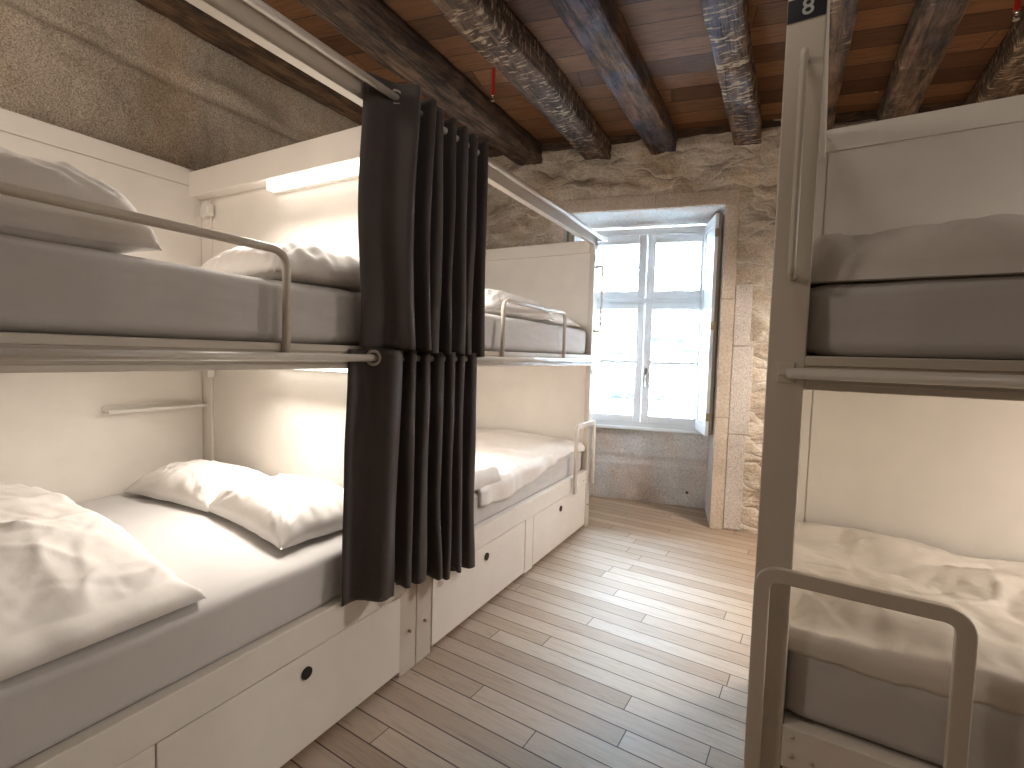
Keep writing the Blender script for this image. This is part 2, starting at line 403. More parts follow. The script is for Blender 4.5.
# ------------------------------------------------------------------ window, shutters, outside
win = empty('window_1', wp(0,0,0), WA, kind='structure')
def wb(*bs): return B(*bs)
S0, S1 = -1.215, -.03; SM = -.625
fd0, fd1 = .53, .60
f = obj('window_frame', wb((S0,S0+.05,fd0,fd1,.74,2.63),(S1-.05,S1,fd0,fd1,.74,2.63),(S0,S1,fd0,fd1,2.56,2.64),(S0,S1,fd0,fd1,1.925,1.985),(S0,S1,fd0,fd1,.73,.79)), 'winpaint', win, bevel=.005)
def sash(x0,x1,z0,z1,w,wb_,wt,bars=()):
    bm = wb((x0,x0+w,fd0-.018,fd1-.012,z0,z1),(x1-w,x1,fd0-.018,fd1-.012,z0,z1),(x0+w,x1-w,fd0-.018,fd1-.012,z0,z0+wb_),(x0+w,x1-w,fd0-.018,fd1-.012,z1-wt,z1),
       *[(x0+w,x1-w,fd0-.004,fd1-.03,zz-.014,zz+.014) for zz in bars])
    s = obj('sash', bm, 'winpaint', win, bevel=.004)
    obj('pane', B((x0+w,x1-w,fd0+.02,fd0+.024,z0+wb_,z1-wt)), 'glass', s)
    return s
sash(S0+.04,SM-.002,.78,1.935,.068,.07,.065,(1.365,)); s2 = sash(SM+.002,S1-.04,.78,1.935,.068,.07,.065,(1.365,))
sash(S0+.04,SM-.002,1.975,2.575,.075,.07,.085); sash(SM+.002,S1-.04,1.975,2.575,.075,.07,.085)
obj('window_handle', tube(B((SM+.022,SM+.044,fd0-.028,fd0-.017,1.17,1.31)), fillet([(SM+.033,fd0-.028,1.25),(SM+.033,fd0-.06,1.25),(SM+.033,fd0-.06,1.14)],.012), .008), 'chrome', win, smooth=False)
sill = obj('window_sill', wb((OL,OR_,.50,.62,.71,.738)), 'winpaint', win, bevel=.006)

def shutter(x_h, ang, label, flip):
    sh = empty('window_shutter', wp(x_h, .515, .76), WA+ang, label=label, cat='shutter')
    W_ = .44; t = .028; H_ = 1.86
    sx = 1
    def bb(a,b,c,d,e,g): return (a,b,c,d,e,g)
    # leaf runs along local -y (towards the room), thin in local x
    bm = B((-t/2,t/2,-W_,0,0,.09),(-t/2,t/2,-W_,0,H_-.09,H_),(-t/2,t/2,-W_,0,.66,.74),(-t/2,t/2,-W_,0,1.28,1.36),(-t/2,t/2,-W_,-W_+.075,.09,H_-.09),(-t/2,t/2,-.075,0,.09,H_-.09))
    leaf = obj('shutter_leaf', bm, 'shutterpaint', sh, bevel=.003)
    obj('shutter_panel', B((-t/4,t/4,-W_+.07,-.07,.085,.665),(-t/4,t/4,-W_+.07,-.07,.735,1.285),(-t/4,t/4,-W_+.07,-.07,1.355,H_-.085)), 'shutterpaint', leaf)
    off = (t/2+.016) if flip else -(t/2+.016)
    off2 = off*2.0
    obj('folded_leaf', B((off2-.010,off2+.012,-W_+.05,-.03,.005,H_-.005)), 'shutteredge', sh, bevel=.003)
    obj('folded_leaf', B((off-.012,off+.012,-W_+.02,-.01,.005,H_-.005)), 'shutteredge', sh, bevel=.003)
    for zz in (.16,.93,1.70):
        bm = bmesh.new(); tube(bm, [(0 if flip else 0,-W_-.004,zz-.035),(0,-W_-.004,zz+.035)], .007, 8)
        box(bm, -t/2-.001,t/2+.02 if flip else t/2, -W_-.003,-W_+.001, zz-.03, zz+.03)
        obj('hinge', bm, 'brass', sh)
    return sh
shutter(OR_-.115, R(8), 'pale panelled wooden shutter folded open on the right side of the window recess', True)
shutter(OL+.062, R(0), 'wooden shutter folded open on the left of the window, mostly behind the far bunk', False)

def facade_mat():
    m, nt, b = new_mat('pale_facade'); b.inputs['Roughness'].default_value = .9
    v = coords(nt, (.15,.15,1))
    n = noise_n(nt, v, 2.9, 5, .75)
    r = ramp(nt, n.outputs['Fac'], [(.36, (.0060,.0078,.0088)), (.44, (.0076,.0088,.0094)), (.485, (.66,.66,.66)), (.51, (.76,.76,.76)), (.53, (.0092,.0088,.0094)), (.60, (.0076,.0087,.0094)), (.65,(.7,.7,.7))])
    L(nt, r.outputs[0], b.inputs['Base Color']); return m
M['facade'] = facade_mat()
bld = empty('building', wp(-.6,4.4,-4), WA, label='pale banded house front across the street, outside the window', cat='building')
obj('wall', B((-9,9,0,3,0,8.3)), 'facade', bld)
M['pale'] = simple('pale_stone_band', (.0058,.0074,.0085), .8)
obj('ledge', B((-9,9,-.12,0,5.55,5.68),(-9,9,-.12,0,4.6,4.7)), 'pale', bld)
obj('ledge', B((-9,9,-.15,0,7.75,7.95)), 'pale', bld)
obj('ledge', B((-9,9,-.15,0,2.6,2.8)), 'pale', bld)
M['scaf'] = simple('scaffold_paint', (.25,.26,.27), .4)
sca = empty('scaffold', wp(-.5,2.6,-3), WA, label='white scaffold tubes with diagonal braces seen through the right-hand panes', cat='scaffold')
obj('upright', tube(bmesh.new(), [(.18,0,0),(.18,0,9)], .028, 10), 'scaf', sca)
obj('upright', tube(bmesh.new(), [(-1.9,0,0),(-1.9,0,9)], .028, 10), 'scaf', sca)
obj('brace', tube(bmesh.new(), [(-.75,.05,5.95),(.18,.05,5.25)], .018, 8), 'scaf', sca)
obj('brace', tube(bmesh.new(), [(-.75,.05,3.35),(.18,.05,4.05)], .018, 8), 'scaf', sca)
obj('ledger', tube(bmesh.new(), [(-2.2,0,4.35),(.4,0,4.35)], .02, 8), 'scaf', sca)

# ------------------------------------------------------------------ bunks
LEN = 2.20
def text_on(parent, ch, loc, size, mat):
    cu = D.curves.new('digit', 'FONT'); cu.body = ch; cu.size = size; cu.align_x = 'CENTER'; cu.align_y = 'CENTER'; cu.extrude = .0008
    cu.offset = .0005
    t = D.objects.new('digit', cu); COL.objects.link(t); dg = bpy.context.evaluated_depsgraph_get()
    me = D.meshes.new_from_object(t.evaluated_get(dg)); me.materials.clear(); me.materials.append(M[mat])
    D.objects.remove(t); o = D.objects.new('bed_number', me); link(o, parent); o.location = loc; o.rotation_euler = (PI/2,0,0); return o
def bunk(name, loc, rz, W, ladder_at_start, label, sign=None, shelf=False, power=(1,1), lowplate=False):
    """local x runs along the front, y goes back from the front, z up. ladder_at_start: grab bar post at x=0, lamps at the other end"""
    r = empty(name, loc, rz, label=label, cat='bunk bed', group='bunk beds of the dormitory')
    mir = (lambda x: x) if ladder_at_start else (lambda x: LEN-x)
    def bx(x0,x1,*rest):
        a, b = mir(x0), mir(x1); return (min(a,b), max(a,b), *rest)
    # posts
    for (a, b) in ((0,.083),(LEN-.105,LEN-.0)):
        if a == 0: obj('post', B(bx(0,.083,0,.04,0,2.36 if not ladder_at_start or sign != '8' else 2.41)), 'steel', r, bevel=.003)
        else: obj('post', B(bx(LEN-.105,LEN,.006,.04,0,2.36)), 'steel', r, bevel=.003)
    # end panels with header and stile
    hp = B(bx(LEN-.075,LEN-.01,.041,W,0.02,2.335)); e1 = obj('end_panel', hp, 'paint', r, bevel=.002)
    obj('panel_header', B(bx(LEN-.15,LEN-.075,.041,W-.001,2.205,2.335)), 'paint', e1, bevel=.004)
    obj('panel_stile', B(bx(LEN-.088,LEN-.075,W-.092,W-.0005,.47,2.205)), 'paint', e1, bevel=.002)
    e0 = obj('end_panel', B(bx(.015,.055,.041,W,.02,2.335)), 'paint', r, bevel=.002)
    obj('panel_header', B(bx(.055,.085,.041,W-.001,2.235,2.335)), 'paint', e0, bevel=.004)
    # back panel: boards with open joints
    x0, x1 = .015, LEN-.01
    obj('back_panel', B(bx(x0,x1,W,W+.03,.02,2.345)), 'paint', r)
    bp = B(bx(.095,LEN-.09,W-.008,W,.02,2.258), bx(.015,LEN-.01,W-.008,W,2.263,2.352), bx(.015,.09,W-.008,W,.02,2.258))
    obj('back_board', bp, 'paint', r, bevel=.0015)
    # top rail with lip, and the curtain rod
    obj('top_rail', B((.0,LEN,.0,.042,2.298,2.362),(.0,LEN,-.022,.042,2.362,2.37)), 'steel', r, bevel=.002)
    # upper deck
    dk = obj('deck', B((.02,LEN-.02,.045,W-.01,1.36,1.418)), 'paint', r)
    obj('deck_rail', B((.083,LEN-.083,.004,.044,1.335,1.418),(.083,LEN-.083,-.003,.006,1.394,1.4165),(.083,LEN-.083,-.003,.006,1.335,1.352)), 'steel', r, bevel=.002)
    bs = obj('base_box', B((.02,LEN-.02,.045,W-.01,.355,.465)), 'paint', r)
    obj('base_rail', B((.083,LEN-.083,.0,.044,.368,.478)), 'paint', r, bevel=.003)
    obj('front_stile', B((1.045,1.155,.001,.03,.02,.367)), 'paint', r, bevel=.002)
    # floor rail inside (dark plinth)
    for (a, b, hx) in ((.088,1.040,.60),(1.16,LEN-.108,1.62)):
        a_, b_ = sorted((mir(a), mir(b))); hx = mir(hx)
        d = obj('drawer', B((a_,b_,.002,.022,.03,.364),(a_+.02,b_-.02,.022,min(.9,W-.1),.04,.3)), 'paint', r, bevel=.0015)
        bm = bmesh.new(); q = bmesh.ops.create_cone(bm, cap_ends=True, segments=28, radius1=.021, radius2=.021, depth=.006); bmesh.ops.rotate(bm, verts=bm.verts, matrix=Matrix.Rotation(PI/2,3,'X')); bmesh.ops.translate(bm, verts=bm.verts, vec=(hx,.0005,.295))
        obj('finger_hole', bm, 'black', d)
    for kx in (.045, LEN-.05):
        bm = bmesh.new(); bmesh.ops.create_cone(bm, cap_ends=True, segments=16, radius1=.007, radius2=.006, depth=.012); bmesh.ops.rotate(bm, verts=bm.verts, matrix=Matrix.Rotation(PI/2,3,'X')); bmesh.ops.translate(bm, verts=bm.verts, vec=(mir(kx),-.004,.185))
        if not (ladder_at_start and sign == '8'): obj('knob', bm, 'brass', r, smooth=True)
        else: bm.free()
    # curtain rods
    for z, yo, nm in ((2.335,-.068,'top'),(1.375,-.042,'low')):
        bm = bmesh.new(); tube(bm, [(.046,yo,z),(LEN-.001,yo,z)] if ladder_at_start else [(.001,yo,z),(LEN-.03,yo,z)], .0135, 14)
        rod = obj('curtain_rod', bm, 'rod', r, smooth=True)
        for xx in (mir(.04),):
            obj('rod_bracket', B((xx-.012,xx+.012,yo,.0,z-.006,z+.006),(xx-.016,xx+.022,-.004,.0,z-.026,z+.026)), 'steel', rod, bevel=.002)
    # tall grab bar on the ladder post
    gx = mir(.045)
    obj('grab_bar', tube(bmesh.new(), fillet([(gx,0,2.125),(gx,-.056,2.125),(gx,-.056,1.61),(gx,0,1.61)],.02), .0085, 12), 'steel', r, smooth=True)
    # upper guard rail
    g0, g1 = mir(.67), mir(1.53)
    obj('guard_rail', tube(bmesh.new(), fillet([(g0,-.012,1.36),(g0,-.012,1.70),(g1,-.012,1.70),(g1,-.012,1.36)],.055,8), .0125, 14), 'steel', r, smooth=True)
    # lower flat-bar guard at the ladder end
    xA, xB = mir(.02), mir(.408)
    obj('bed_side_guard', flatbar(bmesh.new(), fillet([(xA,-.028,.362),(xA,-.028,.872),(xB,-.028,.872),(xB,-.028,.362)],.042,8), .036, .02, (0,1,0)), 'steel', r, bevel=.003)
    # bolts on base rail
    for (bx_, bz) in ((.105,.455),(.105,.405),(.15,.405),(.105,1.402),(.105,1.345)):
        bm = bmesh.new(); bmesh.ops.create_uvsphere(bm, u_segments=10, v_segments=6, radius=.006); bmesh.ops.scale(bm, vec=(1,.5,1), verts=bm.verts); bmesh.ops.translate(bm, verts=bm.verts, vec=(mir(bx_),-.002 if bz < 1 else .0,bz))
        obj('bolt', bm, 'steel', r, smooth=True)
    # lamp strips under header and under deck, and a small socket block by each
    for zt, pw, hh in ((2.203,power[0],.042),(1.334,power[1],.03)):
        yA, yB = .12, W-.645 if W > 1.2 else W-.35
        fx0, fx1 = (LEN-.135,LEN-.10)
        st = obj('light_strip', B(bx(fx0,fx1,yA,yB,zt-hh,zt)), 'led', r)
        tag(st, label='glowing white light strip')
        obj('strip_housing', B(bx(fx1,LEN-.075,yA,yB+.01,zt-hh-.004,zt)), 'wplastic', st, bevel=.002)
        li = D.lights.new('lamp', 'AREA'); li.shape = 'RECTANGLE'; li.size = .12; li.size_y = yB-yA; li.energy = pw; li.color = (1,.925,.84); li.spread = R(150)
        lo = D.objects.new('strip_lamp', li); link(lo, r); lo.location = (mir((fx0+fx1)/2-.10), (yA+yB)/2, zt-hh-.006)
        sgn = 1 if mir(1) > mir(0) else -1
        d = Vector((-sgn*.6,0,-1)).normalized()
        lo.rotation_euler = d.to_track_quat('-Z','Y').to_euler()
        # make the long side run along local y
        zax = -d; yax = Vector((0,1,0)); xax = yax.cross(zax).normalized(); yax = zax.cross(xax)
        lo.rotation_euler = Matrix((xax,yax,zax)).transposed().to_euler()
        obj('socket', B(bx(LEN-.115,LEN-.088,W-.085,W-.045,zt-.105,zt-.045),bx(LEN-.125,LEN-.088,W-.125,W-.092,zt-.10,zt-.035)), 'wplastic', r, bevel=.004)
    if shelf:
        sh = obj('shelf', B(bx(LEN-.56,LEN-.092,W-.075,W-.009,1.066,1.074),bx(LEN-.56,LEN-.092,W-.075,W-.070,1.074,1.082),bx(LEN-.56,LEN-.092,W-.014,W-.009,1.074,1.098)), 'wplastic', r, bevel=.001)
    if sign:
        z = 2.247 if sign == '8' else 2.19
        pl = obj('number_plate', B(bx(.001,.082,-.003,-.0001,z-.026,z+.026)), 'sign' if sign == '8' else 'bluesign', r)
        text_on(pl, sign, (mir(.044),-.0036,z), .054, 'signtext')
    if lowplate: obj('number_plate', B(bx(.01,.075,-.003,-.0001,1.265,1.305)), 'bluesign', r)
    return r

XF = -1.378
def L2W(origin, rz):
    c, s = math.cos(rz), math.sin(rz)
    return lambda x,y,z: Vector((origin[0]+c*x-s*y, origin[1]+s*x+c*y, z))
NEAR = ((XF,-.515,0), PI/2); FAR = ((XF,1.69,0), PI/2)
ra = R(-3.0); RO = (-.042*math.cos(ra), 1.41-.042*math.sin(ra), 0); RIGHT = (RO, ra)
bunk('bunk_bed', *NEAR, 1.497, True, 'cream double-width bunk bed at left with a small wall shelf and glowing strips', shelf=True, power=(7.5,7.2))
bunk('bunk_bed', *FAR, 1.497, False, 'cream bunk bed standing behind the curtains, its end beside the window recess', sign='4', power=(12,10), lowplate=True)
bunk('bunk_bed', *RIGHT, 1.03, True, 'cream bunk bed at right with the black number 8 plate on its post', sign='8', power=(8,15))

# ------------------------------------------------------------------ mattresses
def mattress(fr, W, z0, z1, label, inset=.035, x0=.095, x1=None, seed=0):
    x1 = x1 or LEN-.10
    F = L2W(*fr); y0, y1 = inset, W-.03
    cx, cy, cz = (x0+x1)/2, (y0+y1)/2, (z0+z1)/2; hx, hy, hz = (x1-x0)/2, (y1-y0)/2, (z1-z0)/2
    root = F(cx, cy, 0); o0 = Vector((root.x, root.y, z0))
    bm = bmesh.new(); bmesh.ops.create_cube(bm, size=2)
    bmesh.ops.subdivide_edges(bm, edges=bm.edges, cuts=40, use_grid_fill=True)
    rr = .035; c, s = math.cos(fr[1]), math.sin(fr[1])
    for v in bm.verts:
        p = Vector((v.co.x*hx, v.co.y*hy, v.co.z*hz))
        # concentrate rounding at the edges
        q = Vector((max(-hx+rr,min(hx-rr,p.x)), max(-hy+rr,min(hy-rr,p.y)), max(-hz+rr,min(hz-rr,p.z))))
        d = p-q
        if d.length > 0: p = q + d.normalized()*min(rr, d.length)
        n_ = .004*fbm(p.x*3, p.y*3+seed, p.z*6)
        if v.co.z > -.9: p.z += n_*1.5*(1 if v.co.z > .5 else .3)
        if abs(v.co.y) > .99: p.y += math.copysign(.004+.006*fbm(p.x*5+seed, p.z*7, 2) , v.co.y)*(1-v.co.z**4)
        p.z += hz
        v.co = Vector((c*p.x-s*p.y, s*p.x+c*p.y, p.z))
    o = obj('mattress', bm, 'sheet', smooth=True, loc=o0)
    return tag(o, label, 'mattress', 'mattresses on the bunks')
mattress(NEAR, 1.497, .467, .668, 'grey-sheeted mattress on the lower left bunk under two white pillows', seed=1)
mattress(NEAR, 1.497, 1.42, 1.622, 'grey-sheeted mattress on the upper left bunk behind the long guard rail', seed=2)
mattress(FAR, 1.497, .467, .668, 'grey-sheeted mattress on the lower far bunk, beside the window', seed=3, x0=.10, x1=2.10)
mattress(FAR, 1.497, 1.42, 1.622, 'grey-sheeted mattress on the upper far bunk behind the small guard rail', seed=4, x0=.10, x1=2.10)
mattress(RIGHT, 1.03, .467, .675, 'brown-grey sheeted mattress on the lower right bunk', seed=5, inset=.05, x0=.068)
mattress(RIGHT, 1.03, 1.42, 1.60, 'brown-grey sheeted mattress on the upper right bunk', seed=6, inset=.05, x0=.068)

def crease_set(seed, n, x0, x1, y0, y1, amp, ln, wd, ang=None, spread=.6):
    rg = random.Random(seed); C = []
    for _ in range(n):
        a = rg.uniform(0, PI) if ang is None else ang+rg.gauss(0, spread)
        C.append((rg.uniform(x0,x1), rg.uniform(y0,y1), math.cos(a), math.sin(a), ln*rg.uniform(.5,1.4), wd*rg.uniform(.6,1.5), amp*rg.uniform(.4,1.2)*rg.choice((1,1,-.7)), rg.uniform(-1,1)))
    def f(x, y):
        h = 0
        for (cx, cy, ca, sa, l, w_, A, bend) in C:
            dx, dy = x-cx, y-cy; t = dx*ca+dy*sa; d = -dx*sa+dy*ca - bend*t*t/l*.5
            if abs(t) > 2*l or abs(d) > 3*w_: continue
            ww = w_*(.6+.5*abs(t)/l)
            h += A*math.exp(-abs(d/ww)**1.6)*math.exp(-(t/l)**2)
        return h
    return f
# ------------------------------------------------------------------ pillows
def pillow(loc, rz, a, b, h, label, seed, tilt=(0,0), group='white pillows', creases=1., sag=0., blunt=0):
    nu, nv = 84, 64
    cs = crease_set(seed, 26, -1, 1, -1, 1, .007, .35, .045)
    cs2 = crease_set(seed+9, 16, -1, 1, -1, 1, .006, .30, .03, PI/2, .5)
    def edge(u, v):
        x, y = 2*u-1, 2*v-1
        px = a*x*(1-.07*(1-abs(x))*0-.055*(1-y*y)); py = b*y*(1-.075*(1-x*x))
        px += .010*noise.noise(Vector((y*3, seed, x)));  py += .010*noise.noise(Vector((x*3, seed, y+4)))
        return x, y, px, py
    def prof(x, y): return max(0, (1-abs(x)**(3.2+blunt)))**.55 * max(0, (1-abs(y)**(2.8+blunt)))**.55
    def wr(x, y):
        w = 0
        for (cx, cy) in ((-1,-1),(1,-1),(-1,1),(1,1)):
            d = math.hypot(x-cx, y-cy); an = math.atan2(y-cy, x-cx)
            w += math.exp(-(d/.75)**2)*math.sin(an*19+seed+noise.noise(Vector((x*2,y*2,seed)))*4)*.006
        w += .006*(abs(noise.noise(Vector((x*1.7+seed, y*3.6, seed*1.3))))-.2) + .003*fbm(x*6, y*4, seed)
        w += .004*math.sin(y*23+3*noise.noise(Vector((x*2,y,seed+3))))*sm(.35,.95,abs(x))
        return (w*.7 + cs(x,y) + cs2(x,y))*creases
    def top(u, v):
        x, y, px, py = edge(u, v); p = prof(x, y)
        return Vector((px, py, h*.36 + h*.64*p*(1+.18*noise.noise(Vector((x*1.2,y*1.2,seed)))) + wr(x,y)*min(1,p*2.5) - (h*.24)*(1-p)**2 - sag*x*x))
    def bot(u, v):
        x, y, px, py = edge(u, v); p = prof(x, y)
        return Vector((px*.99, py*.99, max(.0, h*.12*(1-p)**2 + h*.10*(1-p))))
    bm = sheet(top, bot, nu, nv)
    o = obj('pillow', bm, 'linen', smooth=True, loc=loc); o.rotation_euler = (tilt[0], tilt[1], rz)
    return tag(o, label, 'pillow', group)
pillow((-2.46,1.385,.670), R(4), .315, .20, .155, 'white pillow in the back corner of the lower left bunk, against the wall panel', 1.3)
pillow((-1.82,1.375,.672), R(-9), .335, .215, .165, 'white pillow nearest the curtain on the lower left bunk', 4.1)
pillow((-1.72,.285,1.624), R(88), .43, .25, .215, 'tall white pillow on the upper left bunk, at the left edge behind the guard rail', 7.7, creases=1.6, blunt=3)
pillow((-1.73,1.30,1.624), R(-6), .33, .25, .17, 'creased white pillow on the upper left bunk beside the curtain', 9.2, creases=1.8)
pillow((-1.66,2.75,1.624), R(80), .36, .23, .17, 'crumpled pale pillow on the upper far bunk, close to the curtain', 2.4, creases=1.5)
pillow((-1.66,3.42,1.624), R(94), .37, .22, .12, 'flat pale pillow on the upper far bunk, at its window end', 5.5, creases=1.2)

# ------------------------------------------------------------------ duvets
def duvet(label, fn, nu, nv, thick, mat='linen', group='white duvets', rw=.05):
    """fn(u,v) -> point on the upper surface; the underside lies `thick` below, rounded to the rim"""
    def rim(u, v):
        e = min(u, 1-u, v*1.0, 1-v); return math.sqrt(max(0, 1-(1-min(1, e/rw))**2))
    def top(u, v): 
        p = fn(u, v); return p + Vector((0,0,-thick(u,v)*(1-rim(u,v))*.93))
    def bot(u, v):
        p = fn(u, v); return p - Vector((0,0,thick(u,v)))
    o = obj('duvet', sheet(top, bot, nu, nv), mat, smooth=True)
    return tag(o, label, 'duvet', group)
DC = {}
def dfold(x, y, s, amp=1.):
    if s not in DC:
        rx = {3.3:(-3.5,-1.6,-.6,1.1), 8.1:(0,2.8,2.1,3.9), 5.:(-4.5,-2.6,3.7,5.0), 6.2:(-.1,3.2,0,4), 2.2:(-.1,3.2,0,5)}[s]
        DC[s] = (crease_set(s*7, 46, *rx, .0065, .34, .034), crease_set(s*3, 100, *rx, .0050, .20, .017))
    w = .012*(abs(noise.noise(Vector((x*1.7+s, y*2.6, s)))*2)-.4)
    w += .007*noise.noise(Vector((x*5+s, y*2.2, s*2))) + .005*noise.noise(Vector((x*3, y*11, s))) + .004*fbm(x*9, y*9, s)
    return (w*.6 + DC[s][0](x,y) + DC[s][1](x,y))*amp
# lower left: thick folded-back duvet; its head edge climbs towards the wall
def d_near(u, v):
    x = -1.425 - 1.40*u                                      # from the aisle to the wall
    ye = .80 + .06*math.sin(u*3.2) - .10*u + .03*noise.noise(Vector((u*4,1,2)))
    y = -.38 + (ye+.38)*v
    rise = .055 + .12*sm(.0,.66,u) + .03*sm(.6,1,u)
    rise *= (1 - .0*v)
    bulge = .055*math.exp(-((v-.78)/.20)**2)*sm(.02,.35,u)
    h = rise + bulge + dfold(x*1.2, y*1.2, 3.3, 1.3)
    h += .018*math.sin((x*2.2+y*5)+1.5*noise.noise(Vector((x*2,y*2,0))))*sm(.1,.5,u)
    h *= .45+.55*sm(-.02,.12,u)
    x += .035*(1-sm(0,.10,u)) * -0
    return Vector((x, y, .672 + max(.05, h)))
duvet('white duvet folded back in a thick heap on the lower left bunk', d_near, 150, 130, lambda u,v: max(.045, (d_near(u,v).z-.674)))
# lower far: flat duvet falling over the mattress front
def d_far(u, v):
    # u across from wall (0) to aisle (1) then over the edge, v along y
    y = 2.22 + 1.56*v; drop = .10 + .055*math.sin(v*5+.6) + .03*noise.noise(Vector((v*6,2,9)))
    w = 1.36; s = u*(w+drop)
    z = .730 + .022*noise.noise(Vector((u*3,v*4,1))) + dfold(u*2, y, 8.1, 1.1)
    r = .05
    if s < w: x = -2.79 + s; zz = z - .02*sm(w-.12,w,s)
    else: x = -1.43 + .035*math.sin(min(1,(s-w)/r)*PI/2) + .008*math.sin(v*34+3*noise.noise(Vector((v*3,0,0)))); zz = z-.02 - (s-w)
    return Vector((x, y, zz))
def duv_shell(label, fn, nu, nv, t, mat, flip=1):
    bm = bmesh.new(); G = [[bm.verts.new(fn(i/nu,j/nv)) for j in range(nv+1)] for i in range(nu+1)]
    for i in range(nu):
        for j in range(nv): bm.faces.new((G[i][j],G[i+1][j],G[i+1][j+1],G[i][j+1]))
    bmesh.ops.recalc_face_normals(bm, faces=bm.faces)
    up = sum((f.normal.z*f.calc_area() for f in bm.faces))
    if up < 0:
        bmesh.ops.reverse_faces(bm, faces=bm.faces)
    me = D.meshes.new('duvet'); bm.to_mesh(me); bm.free(); me.materials.append(M[mat])
    for p in me.polygons: p.use_smooth = True
    o = D.objects.new('duvet', me); link(o)
    md = o.modifiers.new('thickness', 'SOLIDIFY'); md.thickness = t; md.offset = -1
    return tag(o, label, 'duvet', 'white duvets')
duv_shell('white duvet spread over the lower far bunk and falling over the mattress edge', d_far, 110, 120, .022, 'linen')
def d_farfold(u, v):
    x = -2.2 + .80*u; y = 1.90 + .55*v
    y += .10*math.sin(u*PI)*v
    return Vector((x, y, .735 + .05*math.sin(min(1,v*1.0)*PI) ** .5*(1-.2*u) + dfold(x*2, y*2, 5.)))
duvet('small folded white duvet lying beside the curtain on the lower far bunk', d_farfold, 40, 40, lambda u,v: max(.045, d_farfold(u,v).z-.672), 'linen')
# right bunk duvets
FR = L2W(*RIGHT)
def d_rlow(u, v):
    # u from back to front then down the front face; v along the length
    x = .06 + 2.03*v; hang = .055 + .008*noise.noise(Vector((v*5,1,1))); w = .93; s = u*(w+hang)
    bul = .035*math.exp(-((u-.78)/.22)**2)
    z = .725 + bul + .02*noise.noise(Vector((u*2.5,v*4,3))) + dfold(u*2+v, v*4, 6.2, 1.2) + .010*math.sin((v*14-u*9)+2*noise.noise(Vector((u*3,v*5,0))))
    if s < w: y = .985 - s; zz = z - .028*sm(w-.2,w,s)**1.5
    else: y = .056 - .012*math.sin(min(1,(s-w)/.03)*PI/2); zz = z-.028 - (s-w)
    return FR(x, y, zz)
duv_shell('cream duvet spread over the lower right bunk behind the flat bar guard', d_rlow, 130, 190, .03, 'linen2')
def d_rup(u, v):
    x = .062 + 2.02*v; hang = .012; w = .93; s = u*(w+hang)
    f_ = s/w
    z = 1.725 + .012*sm(.0,.2,v) + .022*math.exp(-((u-.75)/.2)**2) + .012*noise.noise(Vector((u*2.5,v*5,13))) + dfold(u*2+v, v*5, 2.2, 1.4)
    z += .006*math.sin(v*30-u*12+2*noise.noise(Vector((u*3,v*6,5))))
    r = 0
    if s > w-.16: r = ((s-w+.16)/.16)
    zz = z - max(0, z-1.607)*(1-math.sqrt(max(0,1-min(1,r)**2)))
    y = .99 - s + (-.0)
    return FR(x, y, max(1.606, zz))
duvet('rumpled cream duvet on the upper right bunk above the grey mattress', lambda u,v: d_rup(u,v), 100, 180, lambda u,v: max(.003, d_rup(u,v).z-1.603), 'linen2', rw=.022)

